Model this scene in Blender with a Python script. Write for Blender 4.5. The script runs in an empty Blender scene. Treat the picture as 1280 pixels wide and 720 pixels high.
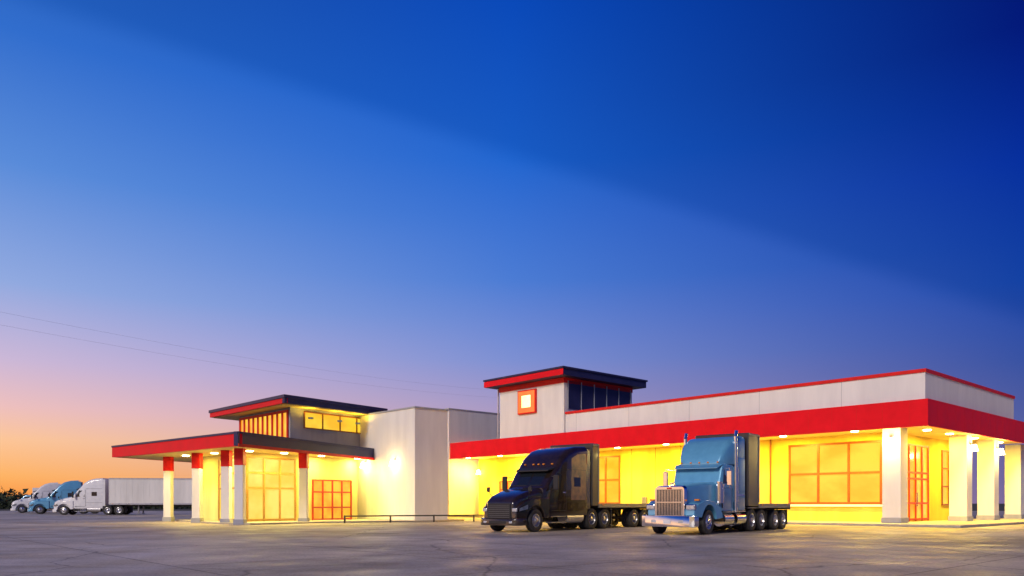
import bpy, bmesh, math, random
from mathutils import Vector, Matrix
random.seed(7)
scene=bpy.context.scene
scene.view_settings.view_transform='Standard'
scene.view_settings.look='None'
scene.view_settings.exposure=0
R=math.radians
def lin(c):
    o=[]
    for v in c[:3]:
        v=v/255.0
        o.append(v/12.92 if v<=0.04045 else ((v+0.055)/1.055)**2.4)
    return (o[0],o[1],o[2],1.0)
# ------------------------------------------------ materials
def newmat(name):
    m=bpy.data.materials.new(name); m.use_nodes=True
    nt=m.node_tree; b=nt.nodes['Principled BSDF']
    return m,nt,b
def N(nt,t,**kw):
    n=nt.nodes.new(t)
    for k,v in kw.items(): setattr(n,k,v)
    return n
def surf(name,c1,c2=None,rough=0.6,metal=0.0,scale=3.0,bump=0.0,bscale=40.0,coat=0.0,streak=False,rvar=0.1,dist=0.01,spec=0.5):
    m,nt,b=newmat(name); L=nt.links
    if c2 is None: c2=tuple(x*0.8 for x in c1)
    tc=N(nt,'ShaderNodeTexCoord'); mp=N(nt,'ShaderNodeMapping')
    L.new(tc.outputs['Object'],mp.inputs['Vector'])
    if streak: mp.inputs['Scale'].default_value=(1,1,0.18)
    n=N(nt,'ShaderNodeTexNoise'); n.inputs['Scale'].default_value=scale; n.inputs['Detail'].default_value=7
    n.inputs['Roughness'].default_value=0.6
    L.new(mp.outputs[0],n.inputs['Vector'])
    r=N(nt,'ShaderNodeValToRGB'); r.color_ramp.elements[0].position=0.35; r.color_ramp.elements[1].position=0.65
    r.color_ramp.elements[0].color=(*c2,1); r.color_ramp.elements[1].color=(*c1,1)
    L.new(n.outputs['Fac'],r.inputs[0]); L.new(r.outputs[0],b.inputs['Base Color'])
    mr=N(nt,'ShaderNodeMapRange'); mr.inputs['To Min'].default_value=max(0.02,rough-rvar); mr.inputs['To Max'].default_value=min(1,rough+rvar)
    L.new(n.outputs['Fac'],mr.inputs['Value']); L.new(mr.outputs[0],b.inputs['Roughness'])
    b.inputs['Metallic'].default_value=metal; b.inputs['Specular IOR Level'].default_value=spec
    b.inputs['Coat Weight'].default_value=coat; b.inputs['Coat Roughness'].default_value=0.06
    if bump>0:
        n2=N(nt,'ShaderNodeTexNoise'); n2.inputs['Scale'].default_value=bscale; n2.inputs['Detail'].default_value=4
        L.new(tc.outputs['Object'],n2.inputs['Vector'])
        bp=N(nt,'ShaderNodeBump'); bp.inputs['Strength'].default_value=bump; bp.inputs['Distance'].default_value=dist
        L.new(n2.outputs['Fac'],bp.inputs['Height']); L.new(bp.outputs[0],b.inputs['Normal'])
    return m
def glow(name,c1,c2,strength,scale=1.2,stretch=(1,1,1)):
    m,nt,b=newmat(name); L=nt.links
    tc=N(nt,'ShaderNodeTexCoord'); mp=N(nt,'ShaderNodeMapping'); mp.inputs['Scale'].default_value=stretch
    n=N(nt,'ShaderNodeTexNoise'); n.inputs['Scale'].default_value=scale; n.inputs['Detail'].default_value=3
    L.new(tc.outputs['Object'],mp.inputs[0]); L.new(mp.outputs[0],n.inputs['Vector'])
    r=N(nt,'ShaderNodeValToRGB'); r.color_ramp.elements[0].position=0.38; r.color_ramp.elements[1].position=0.62
    r.color_ramp.elements[0].color=(*c1,1); r.color_ramp.elements[1].color=(*c2,1)
    L.new(n.outputs['Fac'],r.inputs[0]); L.new(r.outputs[0],b.inputs['Emission Color'])
    b.inputs['Emission Strength'].default_value=strength
    b.inputs['Base Color'].default_value=(0.03,0.03,0.03,1); b.inputs['Roughness'].default_value=0.12
    return m
M_wall=surf('stucco_white',(0.74,0.73,0.73),(0.66,0.65,0.66),0.85,scale=1.2,bump=0.25,bscale=60,streak=True,spec=0.3)
M_wallw=surf('stucco_lamp_yellow',(0.76,0.58,0.10),(0.64,0.46,0.07),0.8,scale=0.9,bump=0.25,bscale=60,streak=True,spec=0.15)  # yellow lamplight worked into the base colour of white-cream stucco
M_grey=surf('stucco_grey',(0.36,0.37,0.42),(0.30,0.31,0.36),0.85,scale=1.5,bump=0.2,bscale=60,streak=True)
M_red=surf('red_metal_fascia',(0.78,0.007,0.018),(0.68,0.005,0.014),0.5,scale=0.8,spec=0.15)
M_redtrim=surf('red_trim',(0.70,0.014,0.012),None,0.5,spec=0.25)
M_navy=surf('dark_blue_metal',(0.03,0.03,0.10),(0.02,0.022,0.075),0.45,scale=1.0,spec=0.3)
M_roof=surf('roof_membrane',(0.12,0.12,0.13),None,0.9)
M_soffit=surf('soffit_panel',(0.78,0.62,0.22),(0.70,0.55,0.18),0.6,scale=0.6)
M_side=surf('sidewalk_concrete',(0.48,0.43,0.35),(0.38,0.34,0.28),0.8,scale=2.5,bump=0.3,bscale=50)
M_frame=surf('window_frame_amber',(0.28,0.07,0.008),None,0.4)
M_framer=surf('door_frame_red',(0.50,0.03,0.010),None,0.4)
M_framew=surf('window_frame_bronze',(0.42,0.22,0.05),None,0.4)
M_win=glow('lit_window',(1.0,0.50,0.012),(1.0,0.66,0.035),1.0,0.5,(1,1,1.6))
M_win2=glow('lit_lobby_glass',(0.95,0.62,0.08),(1.0,0.78,0.16),1.0,0.6)
M_windoor=glow('lit_door_glass',(0.98,0.34,0.01),(1.0,0.60,0.03),1.0,0.8)
M_lampglow=glow('lamp_lens',(1,0.8,0.4),(1,0.85,0.5),22.0)
M_sign_o=glow('sign_orange',(1.0,0.13,0.01),(1.0,0.17,0.02),1.3)
M_sign_w=glow('sign_core',(1.0,0.66,0.25),(1.0,0.74,0.35),2.6)
M_steel=surf('painted_steel',(0.25,0.25,0.26),None,0.5,metal=0.6)
M_chrome=surf('chrome',(0.78,0.80,0.83),(0.68,0.70,0.74),0.12,metal=1.0,rvar=0.05)
M_alu=surf('brushed_aluminium',(0.6,0.6,0.62),(0.5,0.5,0.52),0.3,metal=0.9)
M_rub=surf('tyre_rubber',(0.025,0.025,0.026),(0.045,0.043,0.04),0.8,scale=8,bump=0.3,bscale=60)
M_black=surf('black_paint',(0.030,0.018,0.012),(0.016,0.010,0.008),0.22,coat=1.0,rvar=0.06)
M_amber_refl=surf('amber_reflection_paint',(0.42,0.17,0.035),(0.06,0.028,0.014),0.3,scale=1.6,coat=0.8,rvar=0.08)  # amber reflection on the black cab side, painted as dark-to-orange colour
M_blue=surf('steel_blue_paint',(0.13,0.40,0.62),(0.11,0.35,0.56),0.32,metal=0.15,coat=1.0,rvar=0.06)
M_white=surf('white_paint',(0.76,0.77,0.79),(0.66,0.67,0.70),0.35,coat=0.5)
M_trail=surf('trailer_skin',(0.78,0.77,0.74),(0.66,0.65,0.62),0.45,scale=1.0,streak=True,coat=0.1)
M_wood=surf('deck_timber',(0.28,0.18,0.09),(0.18,0.11,0.06),0.75,scale=4)
M_dark=surf('dark_plastic',(0.02,0.02,0.022),None,0.55)
M_darkbox=surf('dark_box_panel',(0.035,0.030,0.030),(0.022,0.020,0.022),0.4,scale=1.5,streak=True,coat=0.3)
M_frameblk=surf('chassis_black',(0.03,0.028,0.027),(0.06,0.05,0.04),0.65)
M_glass,nt_,b_=newmat('tinted_glass'); b_.inputs['Base Color'].default_value=(0.012,0.016,0.022,1); b_.inputs['Roughness'].default_value=0.04; b_.inputs['Specular IOR Level'].default_value=0.9
_n=N(nt_,'ShaderNodeTexNoise'); _n.inputs['Scale'].default_value=2; _m=N(nt_,'ShaderNodeMapRange'); _m.inputs['To Min'].default_value=0.03; _m.inputs['To Max'].default_value=0.10
nt_.links.new(_n.outputs['Fac'],_m.inputs['Value']); nt_.links.new(_m.outputs[0],b_.inputs['Roughness'])
M_amber=surf('amber_lens',(0.8,0.25,0.02),None,0.25)
M_redl=surf('red_lens',(0.6,0.01,0.01),None,0.25)
M_lens=surf('headlamp_lens',(0.7,0.75,0.8),None,0.08,metal=0.5)
M_lens2=surf('smoked_headlamp',(0.20,0.22,0.25),(0.10,0.11,0.13),0.1,metal=0.3,scale=9)
M_foli=surf('dusk_foliage',(0.05,0.07,0.03),(0.02,0.03,0.015),0.8,scale=0.4)
M_bark=surf('weathered_wood',(0.10,0.07,0.05),None,0.9)
# ------------------------------------------------ mesh helpers
def root(name,loc=(0,0,0),rz=0.0):
    o=bpy.data.objects.new(name,None); scene.collection.objects.link(o)
    o.location=loc; o.rotation_euler=(0,0,rz); o.empty_display_size=0.5
    return o
def part(r,name,bm,mat,M=None,smooth=None,bevel=0,seg=2):
    if M is not None: bmesh.ops.transform(bm,matrix=M,verts=bm.verts)
    bmesh.ops.recalc_face_normals(bm,faces=bm.faces)
    me=bpy.data.meshes.new(name); bm.to_mesh(me); bm.free()
    mats=mat if isinstance(mat,(list,tuple)) else [mat]
    for x in mats: me.materials.append(x)
    o=bpy.data.objects.new(name,me); scene.collection.objects.link(o)
    if r is not None: o.parent=r
    if smooth is not None:
        me.shade_smooth(); me.set_sharp_from_angle(angle=R(smooth))
    if bevel>0:
        md=o.modifiers.new('bevel','BEVEL'); md.width=bevel; md.segments=seg; md.limit_method='ANGLE'; md.angle_limit=R(35)
    return o
def addbox(bm,a,b):
    vs=[bm.verts.new((x,y,z)) for x in (a[0],b[0]) for y in (a[1],b[1]) for z in (a[2],b[2])]
    for f in ((0,1,3,2),(4,6,7,5),(0,4,5,1),(2,3,7,6),(0,2,6,4),(1,5,7,3)):
        bm.faces.new([vs[i] for i in f])
def box(r,name,a,b,mat,M=None,bevel=0.0):
    bm=bmesh.new(); addbox(bm,a,b); return part(r,name,bm,mat,M,bevel=bevel)
def boxes(r,name,lst,mat,M=None,bevel=0.0):
    bm=bmesh.new()
    for a,b in lst: addbox(bm,a,b)
    return part(r,name,bm,mat,M,bevel=bevel)
def prism(r,name,poly,z0,z1,mat,M=None,bevel=0):
    bm=bmesh.new()
    lo=[bm.verts.new((p[0],p[1],z0)) for p in poly]; hi=[bm.verts.new((p[0],p[1],z1)) for p in poly]
    n=len(poly)
    bm.faces.new(lo); bm.faces.new(hi)
    for i in range(n): bm.faces.new((lo[i],lo[(i+1)%n],hi[(i+1)%n],hi[i]))
    return part(r,name,bm,mat,M,bevel=bevel)
def rail(bm,p,q,rad,seg=10):
    p=Vector(p); q=Vector(q); d=(q-p); L=d.length
    m=Matrix.Translation((p+q)/2)@d.to_track_quat('Z','Y').to_matrix().to_4x4()
    bmesh.ops.create_cone(bm,cap_ends=True,segments=seg,radius1=rad,radius2=rad,depth=L,matrix=m)
def cyl(r,name,p,q,rad,mat,seg=16,M=None):
    bm=bmesh.new(); rail(bm,p,q,rad,seg); return part(r,name,bm,mat,M,smooth=40)
def cyls(r,name,lst,mat,seg=10,M=None):
    bm=bmesh.new()
    for p,q,rad in lst: rail(bm,p,q,rad,seg)
    return part(r,name,bm,mat,M,smooth=40)
def rrect(hw,z0,z1,rt,rb,k=4):
    pts=[]
    for (cy,cz,rr,a0) in ((hw-rt,z1-rt,rt,0),(-hw+rt,z1-rt,rt,90),(-hw+rb,z0+rb,rb,180),(hw-rb,z0+rb,rb,270)):
        for i in range(k+1):
            a=R(a0+90*i/k); pts.append((cy+rr*math.cos(a),cz+rr*math.sin(a)))
    return pts
def loft(r,name,secs,mat,smooth=38,k=4,bevel=0):
    bm=bmesh.new(); loops=[]
    for (x,hw,z0,z1,rt,rb) in secs:
        loops.append([bm.verts.new((x,y,z)) for y,z in rrect(hw,z0,z1,rt,rb,k)])
    n=len(loops[0])
    for a,b in zip(loops,loops[1:]):
        for i in range(n): bm.faces.new((a[i],a[(i+1)%n],b[(i+1)%n],b[i]))
    bm.faces.new(loops[0]); bm.faces.new(loops[-1])
    return part(r,name,bm,mat,smooth=smooth,bevel=bevel)
def quad(r,name,pts,mat,th=0.012,M=None):
    p=[Vector(x) for x in pts]; n=(p[1]-p[0]).cross(p[2]-p[0]).normalized()*th
    bm=bmesh.new(); lo=[bm.verts.new(x) for x in p]; hi=[bm.verts.new(x+n) for x in p]
    bm.faces.new(lo); bm.faces.new(hi); k=len(p)
    for i in range(k): bm.faces.new((lo[i],lo[(i+1)%k],hi[(i+1)%k],hi[i]))
    return part(r,name,bm,mat,M)
def sideprofile(r,name,poly,y0,y1,mat,bevel=0.04,shape=None):
    bm=bmesh.new()
    a=[bm.verts.new((x,y0,z)) for x,z in poly]; b=[bm.verts.new((x,(shape(x,z) if shape else y1),z)) for x,z in poly]
    n=len(poly); bm.faces.new(a); bm.faces.new(b)
    for i in range(n): bm.faces.new((a[i],a[(i+1)%n],b[(i+1)%n],b[i]))
    return part(r,name,bm,mat,bevel=bevel,smooth=30)
def revolve(bm,prof,c,sgn,seg=32):
    rings=[]
    for rr,yo in prof:
        if rr<1e-4: rings.append([bm.verts.new((c[0],c[1]+sgn*yo,c[2]))]); continue
        rings.append([bm.verts.new((c[0]+rr*math.cos(2*math.pi*i/seg),c[1]+sgn*yo,c[2]+rr*math.sin(2*math.pi*i/seg))) for i in range(seg)])
    for a,b in zip(rings,rings[1:]):
        for i in range(seg):
            j=(i+1)%seg
            if len(b)==1: bm.faces.new((a[i],a[j],b[0]))
            else: bm.faces.new((a[i],a[j],b[j],b[i]))
def wheel(r,x,y,sgn,front=True,rim=None,rad=0.52):
    s=rad/0.52
    bm=bmesh.new()
    revolve(bm,[(a*s,b) for a,b in [(0.28,-0.13),(0.40,-0.15),(0.48,-0.145),(0.515,-0.12),(0.52,-0.05),(0.505,-0.04),(0.505,-0.02),(0.52,-0.01),(0.52,0.01),(0.505,0.02),(0.505,0.04),(0.52,0.05),(0.515,0.12),(0.48,0.145),(0.40,0.15),(0.30,0.13)]],(x,y,rad),sgn)
    part(r,'tyre',bm,M_rub,smooth=50)
    bm=bmesh.new()
    if front: pr=[(0.30,0.13),(0.285,0.135),(0.275,0.10),(0.255,0.05),(0.15,0.075),(0.14,0.10),(0.10,0.115),(0.09,0.17),(0.05,0.19),(0,0.19)]
    else: pr=[(0.30,0.13),(0.285,0.135),(0.27,0.09),(0.25,-0.02),(0.16,-0.05),(0.12,-0.04),(0.11,0.10),(0.06,0.12),(0,0.12)]
    revolve(bm,[(a*s,b) for a,b in pr],(x,y,rad),sgn)
    for i in range(10):
        a=2*math.pi*i/10; yy=(0.085 if front else -0.02)
        cx=x+0.20*s*math.cos(a); cz=rad+0.20*s*math.sin(a)
        rail(bm,(cx,y+sgn*(yy-0.03),cz),(cx,y+sgn*(yy+0.03),cz),0.018,6)
    part(r,'wheel_rim',bm,rim or M_alu,smooth=40)
YEL=(1.0,0.64,0.06)
def arealight(name,loc,power,col,size=0.7,parent=None,rot=(0,0,0)):
    l=bpy.data.lights.new(name,'AREA'); l.energy=power; l.color=col
    l.shape='DISK'; l.size=size
    o=bpy.data.objects.new(name,l); scene.collection.objects.link(o); o.location=loc; o.parent=parent; o.rotation_euler=rot
    return o
# ------------------------------------------------ trucks (x forward, y left, z up; bumper at x=0)
def arc(cx,cz,rr,a0,a1,n=12):
    return [(cx+rr*math.cos(R(a0+(a1-a0)*i/n)),cz+rr*math.sin(R(a0+(a1-a0)*i/n))) for i in range(n+1)]
def chassis(r,x0,x1,tandem):
    boxes(r,'frame_rails',[((x1,0.36,0.62),(x0,0.46,0.88)),((x1,-0.46,0.62),(x0,-0.36,0.88)),((x1,-0.36,0.66),(x1+0.12,0.36,0.84))],M_frameblk)
    for tx in tandem:
        for s in (1,-1):
            wheel(r,tx,s*1.08,s,False); wheel(r,tx,s*0.76,s,False)
        cyl(r,'drive_axle',(tx,-1.0,0.52),(tx,1.0,0.52),0.09,M_frameblk)
    box(r,'fifth_wheel',(tandem[-1]+0.1,-0.45,0.90),(tandem[0]-0.1,0.45,1.06),M_frameblk,bevel=0.03)
    for s in (1,-1):
        box(r,'mud_flap',(tandem[-1]-0.66,s*0.93-0.28,0.22),(tandem[-1]-0.64,s*0.93+0.28,0.95),M_rub)
def aero_truck(name,loc,rz,paint,refl_mat=None):
    r=root(name,loc,rz)
    chassis(r,-0.4,-7.3,(-5.85,-7.05))
    wheel(r,-1.25,1.06,1); wheel(r,-1.25,-1.06,-1)
    cyl(r,'front_axle',(-1.25,-1,0.52),(-1.25,1,0.52),0.07,M_frameblk)
    loft(r,'hood',[(-0.10,0.72,0.62,1.30,0.10,0.08),(-0.16,0.80,0.60,1.42,0.14,0.08),(-0.45,0.88,0.62,1.62,0.2,0.08),(-1.1,0.95,0.7,1.84,0.24,0.08),(-1.8,1.02,0.75,1.98,0.26,0.08),(-2.3,1.10,0.75,2.04,0.28,0.08)],paint)
    prof=[(-0.12,0.52),(-0.10,0.9),(-0.2,1.12),(-0.5,1.36),(-0.95,1.50),(-1.6,1.56),(-2.25,1.58),(-2.25,0.62),(-1.93,0.62)]+arc(-1.25,0.54,0.66,170,12,12)+[(-0.52,0.52)]
    def sh(s): return lambda x,z: s*(1.22-0.30*max(0,(x+0.75)/0.65)**1.4)
    for s in (1,-1):
        sideprofile(r,'fender',prof,s*0.6,s*1.22,paint,0.05,sh(s))
        quad(r,'headlamp',[(-0.60,s*1.222,1.04),(-0.20,s*1.06,0.94),(-0.22,s*1.06,1.08),(-0.62,s*1.222,1.24)],M_lens2,0.02)
        box(r,'headlamp_bezel',(-0.16,s*0.86-0.13,0.92),(-0.06,s*0.86+0.13,1.08),M_lens,bevel=0.03)
    boxes(r,'lower_grille_surround',[((-0.12,-0.66,0.60),(-0.045,0.66,1.30))],M_dark,bevel=0.03)
    boxes(r,'grille_bars',[((-0.07,-0.60,0.66+i*0.085),(-0.02,0.60,0.675+i*0.085)) for i in range(7)],M_steel,bevel=0.004)
    loft(r,'bumper',[(0.05,0.85,0.32,0.58,0.06,0.06),(-0.05,1.08,0.30,0.62,0.06,0.06),(-0.25,1.20,0.30,0.64,0.06,0.06),(-0.52,1.23,0.32,0.62,0.05,0.05)],paint)
    boxes(r,'bumper_intake',[((-0.02,-0.5,0.38),(0.07,0.5,0.52))],M_dark,bevel=0.02)
    boxes(r,'fog_lamps',[((-0.02,s*0.74-0.09,0.40),(0.055,s*0.74+0.09,0.50)) for s in (1,-1)],M_lens,bevel=0.02)
    loft(r,'cab',[(-1.95,1.06,0.75,1.99,0.12,0.06),(-2.15,1.14,0.72,2.08,0.16,0.06),(-2.80,1.20,0.70,2.88,0.20,0.06),(-2.98,1.22,0.70,3.05,0.22,0.06),(-3.35,1.24,0.70,3.52,0.30,0.06),(-3.85,1.25,0.70,3.86,0.32,0.06),(-4.5,1.25,0.70,4.04,0.30,0.06),(-5.35,1.25,0.70,4.10,0.26,0.06)],paint)
    for s in (1,-1):
        if refl_mat:
            quad(r,'sleeper_reflection_panel',[(-3.95,s*1.252,1.45),(-5.25,s*1.252,1.45),(-5.25,s*1.252,3.72),(-4.5,s*1.252,3.66),(-4.0,s*1.252,3.45)],refl_mat,-0.008*s)  # added panel that carries the painted amber reflection
        quad(r,'windscreen',[(-2.17,s*0.03,2.115),(-2.17,s*0.96,2.10),(-2.77,s*0.98,2.84),(-2.77,s*0.03,2.865)],M_glass,0.02 if s<0 else -0.02)
        y=s*1.205
        quad(r,'side_window',[(-2.5,s*1.19,2.02),(-3.45,s*1.245,1.98),(-3.45,s*1.24,2.66),(-2.88,s*1.225,2.72)],M_glass,-0.02*s)
        quad(r,'sleeper_window',[(-4.2,s*1.262,2.1),(-4.75,s*1.262,2.1),(-4.75,s*1.262,2.55),(-4.2,s*1.262,2.55)],M_glass,-0.015*s)
        boxes(r,'door_seams',[((-3.56,min(y*1.03,s*1.256),0.95),(-3.54,max(y*1.03,s*1.256),2.8)),((-3.54,min(s*1.18,s*1.25),0.94),(-2.4,max(s*1.18,s*1.25),0.965)),((-5.3,min(s*1.24,s*1.264),2.9),(-3.6,max(s*1.24,s*1.264),2.92)),((-5.3,min(s*1.24,s*1.256),1.35),(-3.6,max(s*1.24,s*1.256),1.37))],M_dark)
        box(r,'door_handle',(-3.48,min(s*1.24,s*1.28),1.78),(-3.26,max(s*1.24,s*1.28),1.84),M_chrome,bevel=0.01)
        cyl(r,'fuel_tank',(-3.7,s*0.93,0.62),(-5.1,s*0.93,0.62),0.29,M_alu,28)
        boxes(r,'cab_steps',[((-3.6,s*1.05-0.15,0.38),(-2.4,s*1.05+0.15,0.43)),((-3.6,s*1.05-0.13,0.66),(-2.4,s*1.05+0.13,0.70))],M_alu)
        box(r,'side_extender',(-5.62,s*1.235-0.012,1.0),(-5.35,s*1.235+0.012,3.95),paint)
        cyls(r,'mirror_arm',[((-2.5,s*1.16,2.55),(-2.32,s*1.50,2.5),0.02),((-2.5,s*1.16,1.95),(-2.32,s*1.50,1.98),0.02)],M_dark)
        box(r,'mirror',(-2.40,s*1.52-0.13,1.9),(-2.27,s*1.52+0.13,2.6),M_dark,bevel=0.04)
        cyls(r,'hood_mirror',[((-0.9,s*1.0,1.5),(-0.75,s*1.22,1.85),0.015)],M_dark)
        box(r,'hood_mirror_head',(-0.80,s*1.22-0.09,1.82),(-0.72,s*1.22+0.09,2.05),M_dark,bevel=0.03)
    loft(r,'sun_visor',[(-2.48,0.95,2.80,2.86,0.02,0.02),(-2.90,1.08,2.92,3.0,0.02,0.02)],M_dark)
    boxes(r,'roof_marker_lamps',[((-3.10,y-0.05,3.13),(-3.0,y+0.05,3.19)) for y in (-0.8,-0.3,0,0.3,0.8)],M_amber,bevel=0.01)
    boxes(r,'wipers',[((-2.21,0.1,2.13),(-2.18,0.85,2.15)),((-2.21,-0.85,2.13),(-2.18,-0.1,2.15))],M_dark)
    return r
def classic_truck(name,loc,rz,paint):
    r=root(name,loc,rz)
    chassis(r,-0.2,-7.4,(-6.0,-7.2))
    wheel(r,-1.35,1.06,1,True,M_chrome); wheel(r,-1.35,-1.06,-1,True,M_chrome)
    cyl(r,'front_axle',(-1.35,-1,0.52),(-1.35,1,0.52),0.07,M_frameblk)
    loft(r,'hood',[(-0.30,0.60,0.8,1.98,0.12,0.05),(-0.9,0.66,0.8,2.05,0.14,0.05),(-1.8,0.78,0.8,2.14,0.16,0.05),(-2.7,0.92,0.8,2.22,0.18,0.05)],paint)
    loft(r,'grille_shell',[(-0.18,0.66,0.72,1.97,0.13,0.04),(-0.36,0.70,0.72,2.02,0.14,0.04)],M_chrome)
    box(r,'grille_recess',(-0.20,-0.57,0.80),(-0.165,0.57,1.86),M_dark)
    boxes(r,'grille_bars',[((-0.175,-0.56+i*0.07-0.011,0.82),(-0.14,-0.56+i*0.07+0.011,1.84)) for i in range(17)]+[((-0.17,-0.57,1.32),(-0.13,0.57,1.36))],M_chrome)
    box(r,'hood_emblem',(-0.17,-0.10,1.88),(-0.14,0.10,1.94),M_redl,bevel=0.01)
    loft(r,'bumper',[(0.04,1.0,0.34,0.78,0.04,0.04),(-0.02,1.18,0.33,0.79,0.04,0.04),(-0.30,1.24,0.35,0.77,0.04,0.04)],M_chrome)
    boxes(r,'bumper_lamps',[((0.02,-0.72,0.50),(0.055,-0.50,0.62)),((0.02,0.50,0.50),(0.055,0.72,0.62))],M_lens,bevel=0.02)
    box(r,'licence_plate',(0.045,-0.16,0.46),(0.055,0.16,0.62),M_white)
    prof=[(-0.28,0.80),(-0.30,1.08),(-0.48,1.26),(-0.85,1.38),(-1.35,1.42),(-1.9,1.34),(-2.35,1.12),(-2.65,0.86),(-2.65,0.66),(-2.06,0.62)]+arc(-1.35,0.54,0.70,172,14,12)+[(-0.62,0.72)]
    for s in (1,-1):
        sideprofile(r,'fender',prof,s*0.55,s*1.24,paint,0.06,lambda x,z,s=s: s*(1.24-0.22*max(0,(x+0.8)/0.55)**1.5))
        box(r,'headlamp_pod',(-0.42,s*0.90-0.20,1.02),(-0.22,s*0.90+0.20,1.26),M_chrome,bevel=0.04)
        boxes(r,'headlamp',[((-0.24,s*0.90-0.17,1.06),(-0.205,s*0.90-0.01,1.22)),((-0.24,s*0.90+0.01,1.06),(-0.205,s*0.90+0.17,1.22))],M_lens,bevel=0.015)
        box(r,'turn_signal',(-0.7,s*1.02-0.10,1.39),(-0.55,s*1.02+0.10,1.47),M_amber,bevel=0.02)
        cyls(r,'exhaust_stack',[((-4.12,s*1.20,0.9),(-4.12,s*1.20,4.25),0.075),((-4.12,s*1.20,1.35),(-4.12,s*1.20,2.9),0.115),((-4.12,s*1.20,4.25),(-4.22,s*1.20,4.50),0.075)],M_chrome,20)
        cyls(r,'air_cleaner',[((-2.62,s*1.10,1.30),(-2.62,s*1.10,2.10),0.19),((-2.62,s*1.10,2.10),(-2.62,s*1.10,2.22),0.12)],M_chrome,24)
        cyl(r,'fuel_tank',(-3.0,s*0.92,0.60),(-3.95,s*0.92,0.60),0.30,M_chrome,28)
        cyl(r,'fuel_tank_rear',(-4.3,s*0.92,0.60),(-5.3,s*0.92,0.60),0.31,M_chrome,28)
        boxes(r,'cab_steps',[((-3.95,s*1.14-0.08,0.90),(-3.05,s*1.14+0.08,0.94)),((-5.2,s*1.14-0.08,0.92),(-4.3,s*1.14+0.08,0.96))],M_alu)
        quad(r,'side_window',[(-2.98,s*1.125,2.16),(-3.75,s*1.13,2.12),(-3.75,s*1.12,2.78),(-3.08,s*1.115,2.80)],M_glass,-0.02*s)
        boxes(r,'door_seams',[((-3.90,min(s*1.10,s*1.137),1.1),(-3.88,max(s*1.10,s*1.137),2.9)),((-2.90,min(s*1.10,s*1.137),1.1),(-2.88,max(s*1.10,s*1.137),2.15))],M_dark)
        boxes(r,'side_stripe',[((-5.05,min(s*1.20,s*1.236),1.62),(-4.35,max(s*1.20,s*1.236),1.70))],M_chrome)
        box(r,'door_handle',(-3.82,min(s*1.12,s*1.165),1.95),(-3.64,max(s*1.12,s*1.165),2.0),M_chrome,bevel=0.01)
        cyls(r,'mirror_arm',[((-2.9,s*1.1,2.75),(-2.75,s*1.5,2.8),0.018),((-2.9,s*1.1,1.95),(-2.75,s*1.5,1.95),0.018),((-2.75,s*1.5,1.95),(-2.75,s*1.5,2.8),0.018)],M_chrome)
        box(r,'mirror',(-2.82,s*1.5-0.11,2.05),(-2.70,s*1.5+0.11,2.70),M_chrome,bevel=0.03)
    loft(r,'cab',[(-2.70,1.05,0.95,2.20,0.08,0.05),(-2.74,1.08,0.95,2.30,0.10,0.05),(-2.98,1.10,0.95,2.98,0.14,0.05),(-3.15,1.12,0.95,3.04,0.14,0.05),(-4.05,1.13,0.95,3.04,0.14,0.05)],paint)
    loft(r,'sleeper',[(-4.18,1.22,0.98,3.3,0.12,0.05),(-4.24,1.23,0.97,3.4,0.14,0.05),(-5.1,1.23,0.97,3.4,0.14,0.05)],paint)
    loft(r,'roof_fairing',[(-3.02,0.88,3.00,3.08,0.03,0.02),(-3.25,1.02,3.0,3.50,0.2,0.02),(-3.6,1.12,3.0,3.98,0.3,0.02),(-4.2,1.20,3.0,4.24,0.3,0.02),(-5.1,1.22,3.3,4.34,0.24,0.02)],paint)
    for s in (1,-1):
        quad(r,'windscreen',[(-2.745,s*0.04,2.31),(-2.745,s*0.95,2.31),(-2.955,s*0.95,2.88),(-2.955,s*0.04,2.90)],M_glass,0.02 if s<0 else -0.02)
    loft(r,'sun_visor',[(-2.62,1.0,2.80,2.83,0.01,0.01),(-2.98,1.10,2.96,3.0,0.01,0.01)],paint)
    boxes(r,'roof_marker_lamps',[((-3.06,y-0.04,3.05),(-2.98,y+0.04,3.11)) for y in (-0.85,-0.4,0,0.4,0.85)],M_amber,bevel=0.01)
    boxes(r,'rear_fenders',[((-7.9,s*0.93-0.29,1.075),(-5.5,s*0.93+0.29,1.10)) for s in (1,-1)],M_alu)
    return r
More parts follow.
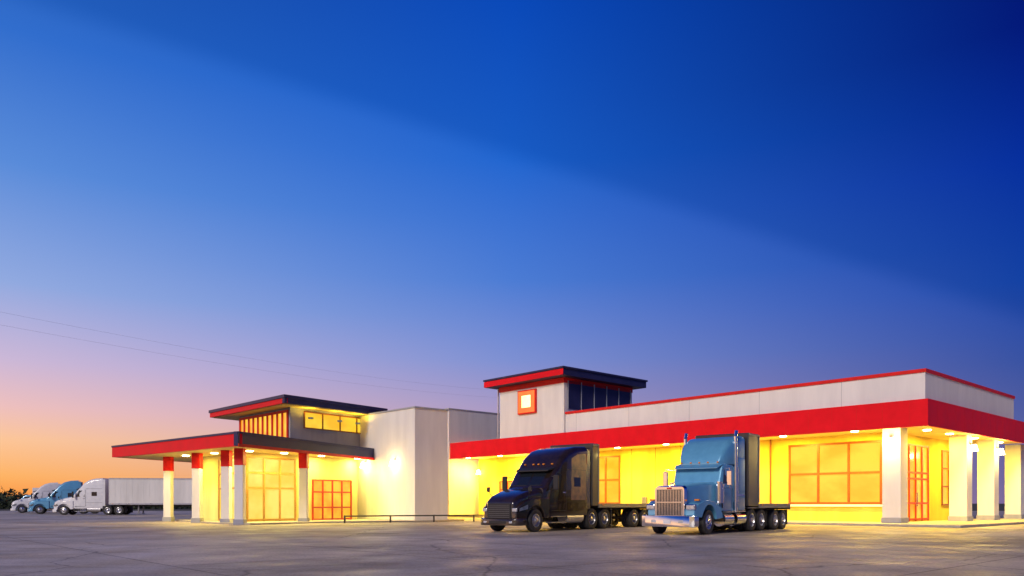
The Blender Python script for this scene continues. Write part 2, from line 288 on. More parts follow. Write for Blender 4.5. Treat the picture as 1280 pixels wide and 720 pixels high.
def trailer(name,loc,rz,x0,length,ztop,hw=1.29,flat=False,nose=0.7):
    r=root(name,loc,rz)
    xe=x0-length
    xn=x0-nose if flat else x0-0.06
    if flat:
        box(r,'front_box',(xn,-hw,1.16),(x0,hw,ztop),M_darkbox,bevel=0.04)
        boxes(r,'front_box_rails',[((xn-0.02,s*(hw+0.015)-0.03,1.32),(xn+0.06,s*(hw+0.015)+0.01,ztop-0.03)) for s in (1,-1)]+[((xn,s*(hw+0.02)-0.018,ztop-0.12),(x0-0.05,s*(hw+0.02)+0.012,ztop-0.04)) for s in (1,-1)],M_steel)
        box(r,'deck_planks',(xe,-hw+0.05,1.16),(xn-0.003,hw-0.05,1.27),M_wood)
        boxes(r,'deck_rails',[((xe,min(s*(hw-0.047),s*(hw+0.01)),1.08),(xn-0.003,max(s*(hw-0.047),s*(hw+0.01)),1.285)) for s in (1,-1)],M_steel)
        boxes(r,'deck_end',[((xe-0.08,-hw,0.98),(xe-0.003,hw,1.28)),((xe-0.07,-0.7,0.5),(xe-0.01,0.7,0.6)),((xe-0.06,-0.65,0.6),(xe-0.01,-0.58,0.98)),((xe-0.06,0.58,0.6),(xe-0.01,0.65,0.98))],M_steel)
        boxes(r,'tail_lamps',[((xe-0.10,s*1.0-0.15,1.05),(xe-0.083,s*1.0+0.15,1.16)) for s in (1,-1)],M_redl)
    else:
        box(r,'box_body',(xe,-hw,1.16),(xn,hw,ztop),M_trail,bevel=0.02)
        ribs=[];n=int(length/0.6)
        for i in range(1,n):
            x=xn-(xn-xe)*i/n
            for s in (1,-1): ribs.append(((x-0.02,min(s*hw,s*(hw+0.012)),1.35),(x+0.02,max(s*hw,s*(hw+0.012)),ztop-0.12)))
        boxes(r,'side_posts',ribs,M_trail)
        box(r,'nose_panel',(xn+0.003,-hw-0.005,1.16),(x0,hw+0.005,ztop+0.01),M_trail,bevel=0.03)
        boxes(r,'top_rails',[((xe,s*(hw+0.02)-0.02,ztop-0.11),(xn,s*(hw+0.02)+0.02,ztop+0.006)) for s in (1,-1)],M_alu)
        boxes(r,'rub_rails',[((xe,s*(hw+0.02)-0.018,1.13),(xn,s*(hw+0.02)+0.018,1.30)) for s in (1,-1)],M_alu)
        boxes(r,'rear_frame',[((xe-0.08,-hw-0.03,1.1),(xe-0.002,-hw+0.1,ztop+0.02)),((xe-0.08,hw-0.1,1.1),(xe-0.002,hw+0.03,ztop+0.02)),((xe-0.07,-hw+0.1,ztop-0.1),(xe-0.002,hw-0.1,ztop+0.015)),((xe-0.07,-0.7,0.5),(xe-0.01,0.7,0.6))],M_alu)
        cyls(r,'door_lock_rods',[((xe-0.03,y,1.2),(xe-0.03,y,ztop-0.12),0.018) for y in (-0.9,-0.35,0.35,0.9)],M_steel)
    boxes(r,'underframe',[((xe+0.1,s*0.5-0.05,0.95),(x0-0.3,s*0.5+0.05,1.155)) for s in (1,-1)]+[((x0-0.8-i*0.7,-1.2,1.04),(x0-0.74-i*0.7,1.2,1.15)) for i in range(int((length-0.9)/0.7))],M_frameblk)
    lg=x0-(2.55 if flat else 3.0)
    boxes(r,'landing_gear',[((lg-0.07,s*0.75-0.07,0.18),(lg+0.07,s*0.75+0.07,1.1)) for s in (1,-1)]+[((lg-0.14,s*0.75-0.14,0.10),(lg+0.14,s*0.75+0.14,0.16)) for s in (1,-1)]+[((lg-0.02,-0.7,0.6),(lg+0.02,0.7,0.66))],M_steel)
    ax=(xe+0.8,xe+1.9)
    for tx in ax:
        for s in (1,-1): wheel(r,tx,s*1.10,s,False,None,0.49); wheel(r,tx,s*0.78,s,False,None,0.49)
        cyl(r,'axle',(tx,-1,0.49),(tx,1,0.49),0.08,M_frameblk)
    for s in (1,-1): box(r,'mud_flap',(ax[0]-0.66,s*0.93-0.28,0.22),(ax[0]-0.64,s*0.93+0.28,0.97),M_rub)
    boxes(r,'side_markers',[((x-0.05,min(s*hw,s*(hw+0.055)),1.19),(x+0.05,max(s*hw,s*(hw+0.055)),1.24)) for x in (xe+0.4,(xe+xn)/2,xn-0.4) for s in (1,-1)],M_amber)
    return r
def box_truck(name,loc,rz,paint):
    r=root(name,loc,rz)
    loft(r,'cab',[(0,0.9,0.5,1.3,0.08,0.05),(-0.08,0.98,0.45,1.55,0.12,0.05),(-0.75,1.0,0.45,1.75,0.14,0.05),(-1.35,1.02,0.45,2.45,0.2,0.05),(-2.3,1.02,0.45,2.5,0.2,0.05)],paint)
    for s in (1,-1): quad(r,'side_window',[(-1.2,s*1.022,1.65),(-2.05,s*1.025,1.65),(-2.05,s*1.02,2.25),(-1.4,s*1.02,2.25)],M_glass,-0.015*s)
    quad(r,'windscreen',[(-0.80,-0.85,1.82),(-0.80,0.85,1.82),(-1.28,0.85,2.40),(-1.28,-0.85,2.40)],M_glass,0.02)
    box(r,'van_body',(-7.2,-1.2,0.95),(-2.4,1.2,3.5),M_white,bevel=0.04)
    box(r,'frame',(-7.1,-0.4,0.55),(-0.5,0.4,0.9),M_frameblk)
    for s in (1,-1):
        wheel(r,-0.85,s*0.9,s,True,None,0.42); wheel(r,-5.4,s*0.95,s,False,None,0.42)
    return r
TH=R(180+42.33+9)
fb=(-0.62,34.4,0); fl=(6.35,31.4,0)
aero_truck('semi_truck',fb,TH,M_black,M_amber_refl)
trailer('semi_trailer',fb,TH,-5.75,6.2,4.28,flat=True,nose=0.6)
classic_truck('semi_truck',fl,TH,M_blue)
trailer('semi_trailer',fl,TH,-5.35,5.5,4.5,flat=True,nose=1.3)
aero_truck('semi_truck',(-51.0,86,0),R(187),M_white)
trailer('semi_trailer',(-51.0,86,0),R(187),-6.0,13.4,4.1)
trailer('semi_trailer',(-34.5,94,0),R(187),0,11.0,4.3)
aero_truck('semi_truck',(-58.5,93,0),R(205),M_blue)
aero_truck('semi_truck',(-66.5,102,0),R(210),M_white)
box_truck('box_truck',(-71,110,0),R(195),M_blue)
# ------------------------------------------------ main building
C0=Vector((23.29,43.0,0)); RB=R(42.33-90)
B=root('truck_stop_building',C0,RB)
W=3.4; ZS=5.74; ZF=7.17; ZP=8.9
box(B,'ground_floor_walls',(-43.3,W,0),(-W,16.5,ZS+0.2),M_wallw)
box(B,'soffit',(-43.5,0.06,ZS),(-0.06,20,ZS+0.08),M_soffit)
box(B,'soffit_east',(-0.06,0.06,ZS),(-0.05,24,ZS+0.08),M_soffit)
box(B,'fascia_front',(-43.6,0,ZS-0.03),(0,0.30,ZF),M_red)
box(B,'fascia_side',(-0.30,0.303,ZS-0.03),(0,25,ZF),M_red)
box(B,'fascia_end',(-43.6,0.303,ZS-0.03),(-43.3,9,ZF),M_red)
seams=[((-43+i*1.5,-0.006,ZS-0.02),(-42.98+i*1.5,0.004,ZF)) for i in range(29)]
boxes(B,'fascia_seams',seams,M_redtrim)
boxes(B,'fascia_side_seams',[((-0.004,1.5+i*1.5,ZS-0.02),(0.006,1.52+i*1.5,ZF)) for i in range(15)],M_redtrim)
boxes(B,'fascia_drip_edge',[((-43.65,-0.03,ZS-0.10),(0.03,0.10,ZS-0.033)),((-0.10,0.103,ZS-0.10),(0.03,25,ZS-0.033))],M_redtrim)
boxes(B,'canopy_roof',[((-43.3,0.3,ZF-0.25),(-0.3,16.9,ZF-0.15)),((-5,16.9,ZF-0.25),(-0.3,25,ZF-0.15))],M_roof)
boxes(B,'parapet_front',[((-28.2,0.22,ZF-0.16),(-0.22,0.52,ZP-0.2))],M_wall)
boxes(B,'parapet_side',[((-0.52,0.523,ZF-0.16),(-0.22,16.9,ZP-0.2)),((-28,16.6,ZF-0.16),(-0.523,16.9,ZP-0.2))],M_wall)
boxes(B,'parapet_coping',[((-28.2,0.15,ZP-0.197),(-0.15,0.58,ZP)),((-0.58,0.583,ZP-0.197),(-0.15,16.95,ZP)),((-28.2,16.55,ZP-0.197),(-0.583,16.95,ZP))],M_redtrim)
box(B,'upper_roof',(-28,0.53,ZP-0.9),(-0.53,16.6,ZP-0.8),M_roof)
boxes(B,'parapet_joints',[((-5-i*5.5,0.212,ZF+0.01),(-4.98-i*5.5,0.225,ZP-0.2)) for i in range(5)],M_grey)
box(B,'tower_walls',(-36.3,0.08,ZF-0.1),(-28.25,9.0,11.75),M_wall)
boxes(B,'tower_side_glazing',[((-28.247,0.5,9.2),(-28.20,8.7,11.55))],M_navy)
boxes(B,'tower_mullions',[((-28.19,0.5+i*1.64-0.04,9.2),(-28.14,0.5+i*1.64+0.04,11.55)) for i in range(6)],M_grey)
box(B,'tower_roof_slab',(-37.3,-0.9,11.80),(-27.4,10.0,12.35),M_navy)
box(B,'tower_roof_cap',(-37.4,-1.0,12.353),(-27.3,10.1,12.5),M_navy)
boxes(B,'tower_red_band',[((-37.35,-0.95,11.82),(-27.38,-0.903,12.30))],M_red)
box(B,'tower_neck_trim',(-36.35,0.03,11.35),(-28.2,9.05,11.79),M_redtrim)
ts=-32.6
box(B,'sign_cabinet',(ts-1.15,-0.12,9.1),(ts+1.15,0.077,11.2),M_redtrim,bevel=0.04)
box(B,'sign_face',(ts-1.02,-0.15,9.22),(ts+1.02,-0.123,11.08),M_sign_o)
boxes(B,'sign_emblem',[((ts-0.55,-0.18,9.65),(ts+0.55,-0.153,10.7))],M_sign_w)
cyl(B,'roof_vent_pipe',(-37.0,0.5,7.0),(-37.0,0.5,11.79),0.08,M_alu)
box(B,'rear_block',(-53,0.4,0),(-44.3,12,10.6),M_wall)
box(B,'rear_block_coping',(-53.05,0.35,10.603),(-44.25,12.05,10.72),M_grey)
boxes(B,'roof_units',[((-20,7,8.0),(-17.5,9,8.85)),((-11,9,8.0),(-9,11,8.8))],M_steel,bevel=0.03)
def column(r,name,x,y,w,z1,m=M_wall,M=None):
    box(r,name,(x-w/2,y-w/2,0.12),(x+w/2,y+w/2,z1),m,bevel=0.02)
    box(r,name+'_plinth',(x-w/2-0.05,y-w/2-0.05,0.11),(x+w/2+0.05,y+w/2+0.05,0.45),M_grey,bevel=0.01)
column(B,'column',-2.3,1.35,1.05,ZS); column(B,'column',-1.35,9.6,1.05,ZS); column(B,'column',-1.35,15.2,1.05,ZS); column(B,'column',-1.35,21.5,1.05,ZS)
def window(r,name,M,x0,x1,z0,z1,cols,rows,fm,gm,fw=0.10,hs=None):
    box(r,name+'_glass',(x0,-0.03,z0),(x1,-0.003,z1),gm,M)
    L=[]
    for i in range(cols+1):
        x=x0+(x1-x0)*i/cols; L.append(((x-fw/2,-0.11,z0-fw/2),(x+fw/2,-0.032,z1+fw/2)))
    boxes(r,name+'_mullions',L,fm,M)
    L=[]
    zz=hs if hs else [z0+(z1-z0)*i/rows for i in range(rows+1)]
    for z in zz: 
        for i in range(cols):
            xa=x0+(x1-x0)*i/cols+fw/2; xb=x0+(x1-x0)*(i+1)/cols-fw/2
            L.append(((xa,-0.10,z-fw/2),(xb,-0.032,z+fw/2)))
    boxes(r,name+'_rails',L,fm,M)
MF=Matrix.Translation((0,W,0)); MS=Matrix.Translation((-W,0,0))@Matrix.Rotation(R(90),4,'Z')
window(B,'front_window',MF,-10.0,-3.9,1.3,5.2,3,2,M_frame,M_win,0.14)
box(B,'front_window_sill',(-10.2,W-0.16,1.08),(-3.75,W-0.003,1.22),M_wall)
window(B,'shop_window',MF,-29.5,-25,1.3,5.2,3,2,M_frame,M_win,0.14)
window(B,'shop_door',MF,-40,-37.8,0.14,3.4,2,2,M_framer,M_windoor,hs=[0.18,1.2,2.6,3.4])
window(B,'entrance_doors',MS,5.2,9.6,0.2,5.1,4,3,M_framer,M_windoor,0.12,hs=[0.25,1.3,2.9,3.3,5.1])
window(B,'side_window',MS,12.2,16.0,1.2,5.0,3,3,M_frame,M_win)
boxes(B,'door_pull_handles',[((-W+0.12,7.28,1.1),(-W+0.17,7.33,2.0)),((-W+0.12,7.47,1.1),(-W+0.17,7.52,2.0))],M_chrome)
M_joint=surf('wall_joint',(0.30,0.18,0.03),None,0.9)
boxes(B,'wall_panel_joints',[((x,W-0.006,0.1),(x+0.05,W+0.01,ZS)) for x in (-12.9,-14.2,-16.6,-19,-21.4,-23.8,-33,-36)],M_joint)
cyls(B,'downpipes',[((-11.4,W-0.09,0.2),(-11.4,W-0.09,ZS),0.06),((-35.0,W-0.09,0.2),(-35.0,W-0.09,ZS),0.06)],M_frame)
boxes(B,'utility_boxes',[((-13.5,W-0.18,1.3),(-13.1,W-0.003,2.1)),((-22.6,W-0.18,1.2),(-22.2,W-0.003,1.8))],M_steel,bevel=0.02)
def downlight(r,x,y,z,power,col):
    bm=bmesh.new(); bmesh.ops.create_cone(bm,cap_ends=True,segments=20,radius1=0.22,radius2=0.22,depth=0.05,matrix=Matrix.Translation((x,y,z-0.03)))
    part(r,'downlight_lens',bm,M_lampglow)
    arealight('canopy_lamp_light',(x,y,z-0.08),power,col,0.6,r)
for i in range(9): downlight(B,-4.6-i*4.7,1.15,ZS,820,YEL)
for y in (3.6,7.4,12.2,17.6): downlight(B,-1.3,y,ZS,600,YEL)
def sconce(r,x,y,z,dx,dy,e=130):
    bm=bmesh.new()
    bmesh.ops.create_cone(bm,cap_ends=True,segments=16,radius1=0.24,radius2=0.12,depth=0.42,matrix=Matrix.Translation((x+dx*0.28,y+dy*0.28,z)))
    part(r,'sconce_shade',bm,M_lampglow,smooth=40)
    box(r,'sconce_bracket',(x+dx*0.1-0.06,y+dy*0.1-0.06,z+0.21),(x+dx*0.1+0.06,y+dy*0.1+0.06,z+0.33),M_steel)
    l=bpy.data.lights.new('sconce_light','POINT'); l.energy=e; l.color=(1,0.74,0.22); l.shadow_soft_size=0.12
    o=bpy.data.objects.new('sconce_light',l); scene.collection.objects.link(o); o.location=(x+dx*0.7,y+dy*0.7,z-0.05); o.parent=r
sconce(B,-2.3,0.82,4.9,0,-1,260); sconce(B,-1.82+0.99,9.6,4.9,1,0,260); sconce(B,-0.83,15.2,4.9,1,0,220); sconce(B,-36.6,W,4.4,0,-1); sconce(B,-43.0,W,4.4,0,-1)
# ------------------------------------------------ left service building
S=root('service_building')
VU=Vector((-0.675,0.738)); VV=Vector((0.739,0.673))
A0=Vector((-6.83,54.0))
def P(a,b): v=A0+VU*a+VV*b; return (v.x,v.y)
prism(S,'wing_walls',[P(0,0),P(20,0),P(20,2.9),P(0,2.9)],0,8.0,M_wall)
prism(S,'wing_coping',[P(-0.06,-0.06),P(20.1,-0.06),P(20.1,2.96),P(-0.06,2.96)],8.003,8.12,M_grey)
prism(S,'wing_rear',[P(12,2.903),P(20,2.903),P(20,10),P(12,10)],0,7.6,M_wall)
MA=Matrix.Translation((A0.x,A0.y,0))@Matrix.Rotation(RB,4,'Z')
boxes(S,'wing_joints',[((x,-0.006,0),(x+0.03,0.01,8.0)) for x in (-5.0,-10)],M_grey,MA)
lc=Vector((-15.7,44.0)); ll=Vector((-28.75,55.2)); lr=Vector((-9.75,59.7)); lb=ll+(lr-lc)
def inset(polys,d):
    c=sum(polys,Vector((0,0)))/len(polys); return [tuple(p+(c-p).normalized()*d) for p in polys]
cp=[ll,lc,lr,lb]
prism(S,'canopy_soffit',inset(cp,0.35),4.62,4.70,M_soffit)
prism(S,'canopy_roof',inset(cp,0.30),5.1,5.2,M_roof)
def edgebox(r,name,p,q,th,z0,z1,mat,off=0.0,e0=0,e1=0):
    p=Vector(p);q=Vector(q); d=q-p; L=d.length
    M=Matrix.Translation((p.x,p.y,0))@Matrix.Rotation(math.atan2(d.y,d.x),4,'Z')
    return box(r,name,(e0,off,z0),(L-e1,off+th,z1),mat,M)
edgebox(S,'canopy_fascia_red',ll,lc,0.3,4.60,5.30,M_red,0,0,0.05)
edgebox(S,'canopy_cap_left',ll,lc,0.36,5.303,5.42,M_navy,-0.05,0,0)
edgebox(S,'canopy_fascia_dark',lc,lr,0.3,4.60,5.30,M_navy,0,0.0,0)
edgebox(S,'canopy_red_edge',lc,lr,0.05,4.54,4.72,M_redtrim,-0.053,0,0)
edgebox(S,'canopy_cap_right',lc,lr,0.36,5.304,5.425,M_navy,-0.05,0,0)
edgebox(S,'canopy_fascia_back',lb,ll,0.3,4.60,5.30,M_red,0,0,0.3)
w0=Vector((-22.6,55.6)); w1=Vector((-17.4,50.0)); w2=Vector((-11.6,57.6)); w3=w0+(w2-w1)
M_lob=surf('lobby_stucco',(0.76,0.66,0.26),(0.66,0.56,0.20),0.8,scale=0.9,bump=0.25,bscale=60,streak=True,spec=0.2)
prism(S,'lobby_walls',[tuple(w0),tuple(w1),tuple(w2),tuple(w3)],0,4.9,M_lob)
def wm(p,q):
    d=q-p; return Matrix.Translation((p.x,p.y,0))@Matrix.Rotation(math.atan2(d.y,d.x),4,'Z')
ML=wm(w1,w2); MLL=wm(w0,w1)
window(S,'lobby_glazing',ML,0.15,3.9,0.15,4.3,3,3,M_framew,M_win2,0.12,hs=[0.2,2.3,3.3,4.3])
window(S,'lobby_doors',ML,5.4,8.9,0.12,2.95,4,2,M_framer,M_windoor,0.10,hs=[0.16,1.0,2.1,2.95])
window(S,'lobby_left_glazing',MLL,3.6,7.4,0.15,4.3,4,3,M_framew,M_win2,0.12,hs=[0.2,2.3,3.3,4.3])
for (x,y) in ((-16.5,46.6),(-17.95,48.3),(-20.9,51.0),(-13.75,50.7),(-24.6,55.0)):
    w=0.52
    box(S,'canopy_column',(x-w/2,y-w/2,0.0),(x+w/2,y+w/2,3.6),M_wall,bevel=0.02)
    box(S,'canopy_column_band',(x-w/2-0.012,y-w/2-0.012,3.603),(x+w/2+0.012,y+w/2+0.012,4.62),M_redtrim,bevel=0.01)
    box(S,'canopy_column_base',(x-w/2-0.05,y-w/2-0.05,0.0),(x+w/2+0.05,y+w/2+0.05,0.32),M_grey,bevel=0.01)
k0=Vector((-21.2,59.8)); k1=Vector((-15.6,54.0)); k2=Vector((-10.9,60.6)); k3=k0+(k2-k1)
prism(S,'clerestory_walls',[tuple(k0),tuple(k1),tuple(k2),tuple(k3)],4.95,8.05,M_grey)
MK=wm(k0,k1); MK2=wm(k1,k2)
window(S,'clerestory_glazing',MK,0.2,7.8,5.5,7.8,10,1,M_redtrim,M_windoor,0.18)
window(S,'clerestory_glazing_b',MK2,1.2,7.9,6.7,7.85,4,1,M_frame,M_win,0.08)
s0=Vector((-24.0,61.0)); s1=Vector((-15.4,52.0)); s2=Vector((-9.8,59.9)); s3=s0+(s2-s1)
sp=[s0,s1,s2,s3]
prism(S,'clerestory_soffit',inset(sp,0.3),8.05,8.15,M_soffit)
edgebox(S,'clerestory_fascia_red',s0,s1,0.25,8.10,8.45,M_red,0,0,0.04)
edgebox(S,'clerestory_fascia_dark',s1,s2,0.25,8.10,8.45,M_navy,0)
prism(S,'clerestory_roof',[tuple(s0+Vector((-0.1,0))),tuple(s1+Vector((0,-0.1))),tuple(s2+Vector((0.1,0))),tuple(s3)],8.453,8.67,M_navy)
LY=(1.0,0.76,0.16)
for (x,y,p) in ((-16.6,48.6,260),(-15.0,50.6,290),(-13.3,53.6,290),(-19.6,50.6,240),(-22.6,53.2,220),(-11.4,56.6,240)): downlight(S,x,y,4.62,p,LY)
for (x,y) in ((-12.6,56.2),(-11.6,57.8),(-14.2,54.2)):
    arealight('clerestory_soffit_light',(x,y,7.4),45,YEL,0.3,S,(R(180),0,0))
    box(S,'clerestory_uplight',(x-0.15,y-0.15,7.25),(x+0.15,y+0.15,7.36),M_steel)
sconce(S,(A0+VU*6.4).x,(A0+VU*6.4).y,4.2,-VV.x,-VV.y,90)
sconce(S,(A0+VU*2.4).x,(A0+VU*2.4).y,4.2,-VV.x,-VV.y,60)
# ------------------------------------------------ ground
def lotmat():
    m,nt,b=newmat('concrete_lot'); L=nt.links
    tc=N(nt,'ShaderNodeTexCoord')
    def noise(s,d=6,r=0.6):
        n=N(nt,'ShaderNodeTexNoise'); n.inputs['Scale'].default_value=s; n.inputs['Detail'].default_value=d; n.inputs['Roughness'].default_value=r
        L.new(tc.outputs['Object'],n.inputs['Vector'])
        return n
    a=noise(0.14,9,0.68); r=N(nt,'ShaderNodeValToRGB'); e=r.color_ramp.elements
    e[0].position=0.40; e[0].color=(0.29,0.245,0.20,1); e[1].position=0.60; e[1].color=(0.55,0.47,0.39,1)
    L.new(a.outputs['Fac'],r.inputs[0])
    f=noise(14,5); mr=N(nt,'ShaderNodeMapRange'); mr.inputs['From Min'].default_value=0.3; mr.inputs['From Max'].default_value=0.7; mr.inputs['To Min'].default_value=0.70; mr.inputs['To Max'].default_value=1.28
    L.new(f.outputs['Fac'],mr.inputs['Value'])
    mx=N(nt,'ShaderNodeVectorMath',operation='SCALE'); L.new(r.outputs[0],mx.inputs[0]); L.new(mr.outputs[0],mx.inputs['Scale'])
    v=N(nt,'ShaderNodeTexVoronoi',feature='DISTANCE_TO_EDGE'); v.inputs['Scale'].default_value=0.16
    dn=noise(0.8,5); ad=N(nt,'ShaderNodeMixRGB'); ad.inputs[0].default_value=0.6; ad.blend_type='ADD'
    L.new(tc.outputs['Object'],ad.inputs[1]); L.new(dn.outputs['Color'],ad.inputs[2]); L.new(ad.outputs[0],v.inputs['Vector'])
    cr=N(nt,'ShaderNodeMapRange'); cr.inputs['From Min'].default_value=0.0; cr.inputs['From Max'].default_value=0.008; cr.inputs['To Min'].default_value=0.45; cr.inputs['To Max'].default_value=1.0
    L.new(v.outputs['Distance'],cr.inputs['Value'])
    bt=N(nt,'ShaderNodeTexBrick'); bt.offset=0; bt.inputs['Scale'].default_value=1.0; bt.inputs['Brick Width'].default_value=5.5; bt.inputs['Row Height'].default_value=5.5; bt.inputs['Mortar Size'].default_value=0.03
    bt.inputs['Color1'].default_value=(1,1,1,1); bt.inputs['Color2'].default_value=(0.82,0.82,0.82,1); bt.inputs['Mortar'].default_value=(0.4,0.4,0.4,1)
    mp=N(nt,'ShaderNodeMapping'); mp.inputs['Rotation'].default_value=(0,0,R(47.67)); L.new(tc.outputs['Object'],mp.inputs[0]); L.new(mp.outputs[0],bt.inputs['Vector'])
    m1=N(nt,'ShaderNodeMixRGB'); m1.blend_type='MULTIPLY'; m1.inputs[0].default_value=1; L.new(mx.outputs[0],m1.inputs[1]); L.new(bt.outputs['Color'],m1.inputs[2])
    m2=N(nt,'ShaderNodeVectorMath',operation='SCALE'); L.new(m1.outputs[0],m2.inputs[0]); L.new(cr.outputs[0],m2.inputs['Scale'])
    L.new(m2.outputs[0],b.inputs['Base Color'])
    g=noise(0.5,6,0.6); rr=N(nt,'ShaderNodeMapRange'); rr.inputs['From Min'].default_value=0.35; rr.inputs['From Max'].default_value=0.65; rr.inputs['To Min'].default_value=0.38; rr.inputs['To Max'].default_value=0.70
    L.new(g.outputs['Fac'],rr.inputs['Value']); L.new(rr.outputs[0],b.inputs['Roughness']); b.inputs['Specular IOR Level'].default_value=0.4
    bn=noise(6,8,0.7); bp=N(nt,'ShaderNodeBump'); bp.inputs['Strength'].default_value=0.6; bp.inputs['Distance'].default_value=0.04
    L.new(bn.outputs['Fac'],bp.inputs['Height']); L.new(bp.outputs[0],b.inputs['Normal'])
    return m
M_lot=lotmat()
M_grass=surf('dry_grass',(0.07,0.065,0.035),(0.04,0.04,0.02),0.9,scale=0.3)
def sheet(name,x0,y0,x1,y1,z,mat):
    bm=bmesh.new(); bm.faces.new([bm.verts.new(p) for p in ((x0,y0,z),(x1,y0,z),(x1,y1,z),(x0,y1,z))]); return part(None,name,bm,mat)
sheet('ground',-2500,-2500,2500,2500,-0.03,M_grass)
sheet('parking_lot',-140,-60,140,130,0.0,M_lot)
SW=root('sidewalk',C0,RB)
prism(SW,'paving',[(-44,-1.5),(2.0,-1.5),(2.0,26),(-3,26),(-3,6),(-44,6)],0.0,0.125,M_side,bevel=0.02)
prism(SW,'kerb',[(-44,-1.68),(2.18,-1.68),(2.18,26),(2.003,26),(2.003,-1.503),(-44,-1.503)],0.0,0.14,M_side,bevel=0.02)
SW2=root('sidewalk')
prism(SW2,'paving',[(-24.5,56),(-18.2,47.6),(-15.7,46.0),(-12.2,50.5),(-5.2,53.6),(-3.5,56.3),(-8.0,60),(-20,66)],0.0,0.10,M_side,bevel=0.02)
def paintmat():
    m,nt,b=newmat('worn_paint'); n=N(nt,'ShaderNodeTexNoise'); n.inputs['Scale'].default_value=3; n.inputs['Detail'].default_value=8
    tc=N(nt,'ShaderNodeTexCoord'); nt.links.new(tc.outputs['Object'],n.inputs['Vector'])
    r=N(nt,'ShaderNodeValToRGB'); r.color_ramp.elements[0].position=0.45; r.color_ramp.elements[1].position=0.58
    r.color_ramp.elements[0].color=(0.34,0.30,0.26,1); r.color_ramp.elements[1].color=(0.68,0.62,0.45,1)
    nt.links.new(n.outputs['Fac'],r.inputs[0]); nt.links.new(r.outputs[0],b.inputs['Base Color']); b.inputs['Roughness'].default_value=0.6
    return m
PM=root('painted_markings',C0,RB)
boxes(PM,'stall_lines',[((-6-i*4.6,-21,0.001),(-5.88-i*4.6,-3.5,0.005)) for i in range(9)],paintmat())
PB=root('pipe_barrier')
pts=[(-11.0,50.5),(-8.2,51.8),(-5.4,53.1),(-2.7,54.3),(0,55.5)]
L_=[]
for i,p in enumerate(pts):
    L_.append(((p[0],p[1],0),(p[0],p[1],0.5),0.06))
    if i: L_.append(((pts[i-1][0],pts[i-1][1],0.45),(p[0],p[1],0.45),0.045))
cyls(PB,'rails',L_,M_frameblk)
# ------------------------------------------------ distant trees, poles
bm=bmesh.new()
for i in range(150):
    cx=random.uniform(-190,-30); cy=random.uniform(165,200); h=random.uniform(3.0,5.6); w=random.uniform(3,6)
    rail(bm,(cx,cy,0),(cx,cy,h*0.6),0.15,5)
    for j in range(170):
        a=random.uniform(0,6.283); rr=w*math.sqrt(random.random()); z=random.random()**0.8*h*(1-0.45*(rr/w)**2)
        c=Vector((cx+rr*math.cos(a),cy+rr*math.sin(a)*0.6,z)); s=random.uniform(0.3,0.7)
        vs=[bm.verts.new(c+Vector((random.uniform(-s,s),random.uniform(-s,s),random.uniform(-s,s)))) for _ in range(3)]
        bm.faces.new(vs)
part(None,'distant_tree_line',bm,M_foli)
def upole(x,y,h):
    r=root('utility_pole',(x,y,0)); cyl(r,'mast',(0,0,0),(0,0,h),0.16,M_bark); box(r,'crossarm',(-1.4,-0.08,h-0.9),(1.4,0.08,h-0.7),M_bark)
upole(-50,58,19); upole(3.4,165,26)
UL=root('utility_cables'); L_=[]
for off,dz in ((-1.2,0),(1.2,-1.6)):
    a=Vector((-50+off,58,18.3+dz)); b=Vector((3.4+off,165,25.3+dz)); prev=None
    for i in range(25):
        t=i/24; p=a.lerp(b,t); p.z-=4*1.6*t*(1-t)
        if prev: L_.append((prev,p.copy(),0.006))
        prev=p.copy()
cyls(UL,'cables',L_,M_steel,6)
# ------------------------------------------------ world
w=bpy.data.worlds.new('World'); scene.world=w; w.use_nodes=True; nt=w.node_tree; nt.nodes.clear(); L=nt.links
out=N(nt,'ShaderNodeOutputWorld'); bg=N(nt,'ShaderNodeBackground'); L.new(bg.outputs[0],out.inputs[0])
tc=N(nt,'ShaderNodeTexCoord'); nrm=N(nt,'ShaderNodeVectorMath',operation='NORMALIZE'); L.new(tc.outputs['Generated'],nrm.inputs[0])
sx=N(nt,'ShaderNodeSeparateXYZ'); L.new(nrm.outputs[0],sx.inputs[0])
def math_(op,a,b=None,clamp=False):
    n=N(nt,'ShaderNodeMath',operation=op); n.use_clamp=clamp
    for i,v in enumerate((a,b)):
        if v is None: continue
        if isinstance(v,(int,float)): n.inputs[i].default_value=v
        else: L.new(v,n.inputs[i])
    return n.outputs[0]
h=math_('SQRT',math_('ADD',math_('MULTIPLY',sx.outputs[0],sx.outputs[0]),math_('MULTIPLY',sx.outputs[1],sx.outputs[1])))
saz=math_('DIVIDE',sx.outputs[0],math_('MAXIMUM',h,0.001))
fz=math_('MAXIMUM',sx.outputs[2],0.0)
def ramp(stops):
    r=N(nt,'ShaderNodeValToRGB'); cr=r.color_ramp
    while len(cr.elements)>1: cr.elements.remove(cr.elements[0])
    cr.elements[0].position=stops[0][0]; cr.elements[0].color=lin(stops[0][1])
    for p,c in stops[1:]:
        e=cr.elements.new(p); e.color=lin(c)
    L.new(fz,r.inputs[0]); return r.outputs[0]
rl=ramp([(0,(250,145,55)),(0.03,(255,180,100)),(0.07,(253,198,152)),(0.105,(238,192,190)),(0.155,(204,184,215)),(0.235,(146,170,224)),(0.349,(90,140,218)),(0.46,(50,110,205)),(0.7,(12,50,140)),(1,(5,25,90))])
rm=ramp([(0,(228,155,135)),(0.08,(188,158,184)),(0.183,(126,144,210)),(0.279,(76,124,212)),(0.408,(34,102,208)),(0.548,(16,82,196)),(0.75,(6,36,120)),(1,(5,25,90))])
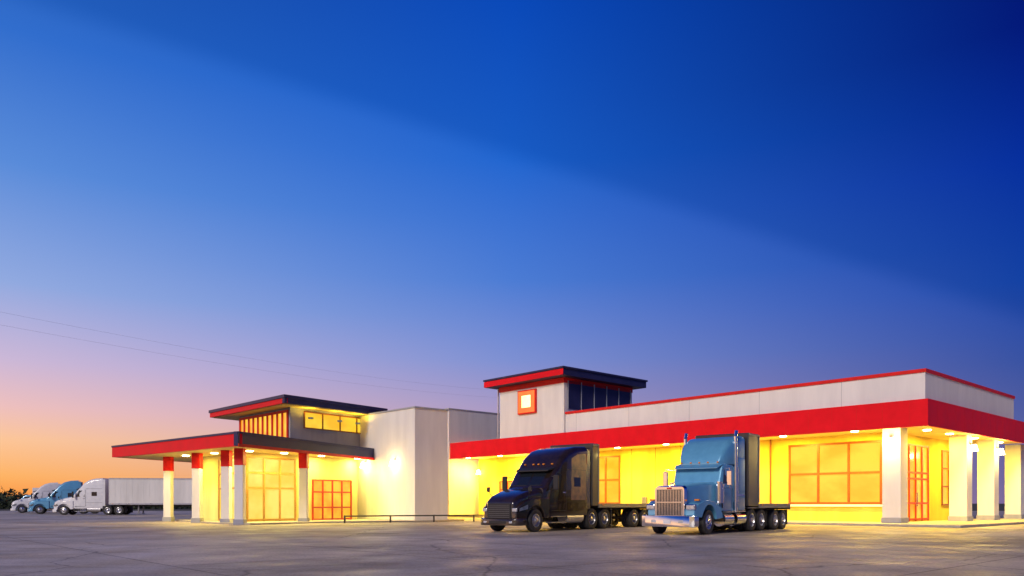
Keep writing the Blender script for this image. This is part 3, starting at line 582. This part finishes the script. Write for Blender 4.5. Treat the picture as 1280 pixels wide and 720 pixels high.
rr_=ramp([(0,(120,105,150)),(0.08,(85,95,158)),(0.153,(56,82,162)),(0.235,(26,72,172)),(0.349,(10,52,166)),(0.46,(5,28,128)),(0.7,(5,22,95)),(1,(5,25,90))])
def mrange(v,a,b):
    n=N(nt,'ShaderNodeMapRange'); n.interpolation_type='LINEAR'; n.inputs['From Min'].default_value=a; n.inputs['From Max'].default_value=b; L.new(v,n.inputs['Value']); return n.outputs[0]
def mix(f,a,b,bt='MIX'):
    n=N(nt,'ShaderNodeMixRGB'); n.blend_type=bt
    if isinstance(f,(int,float)): n.inputs[0].default_value=f
    else: L.new(f,n.inputs[0])
    for i,v in ((1,a),(2,b)):
        if isinstance(v,tuple): n.inputs[i].default_value=v
        else: L.new(v,n.inputs[i])
    return n.outputs[0]
c1=mix(mrange(saz,-0.56,0.0),rl,rm); c2=mix(mrange(saz,0.0,0.56),c1,rr_)
dv=N(nt,'ShaderNodeVectorMath',operation='DOT_PRODUCT'); dv.inputs[1].default_value=(0.318,-0.451,1.0); L.new(nrm.outputs[0],dv.inputs[0])
sh=N(nt,'ShaderNodeMapRange'); sh.interpolation_type='SMOOTHSTEP'; sh.inputs['From Min'].default_value=-0.015; sh.inputs['From Max'].default_value=0.02; L.new(dv.outputs['Value'],sh.inputs['Value'])
c3=mix(sh.outputs[0],c2,(0.60,0.80,0.88,1),'MULTIPLY')
gl=mrange(saz,-0.57,-1.0); lowz=mrange(fz,0.45,0.0)
gfac=math_('MULTIPLY',gl,lowz)
c4=mix(gfac,c3,(1.8,1.0,0.6,1))
L.new(c4,bg.inputs[0]); bg.inputs[1].default_value=1.0
sl=bpy.data.lights.new('sun','SUN'); sl.energy=2.2; sl.angle=R(14); sl.color=(1.0,0.86,0.74)
so=bpy.data.objects.new('sun',sl); scene.collection.objects.link(so)
d=Vector((0.45,0.80,-0.50)); so.rotation_euler=d.to_track_quat('-Z','Y').to_euler()
# ------------------------------------------------ camera
cam=bpy.data.cameras.new('camera'); co=bpy.data.objects.new('camera',cam); scene.collection.objects.link(co)
co.location=(0,0,1.3); co.rotation_euler=(R(90),0,0); cam.sensor_width=36; cam.lens=27.0; cam.shift_y=269/1280; cam.clip_end=6000; cam.clip_start=0.1
scene.camera=co
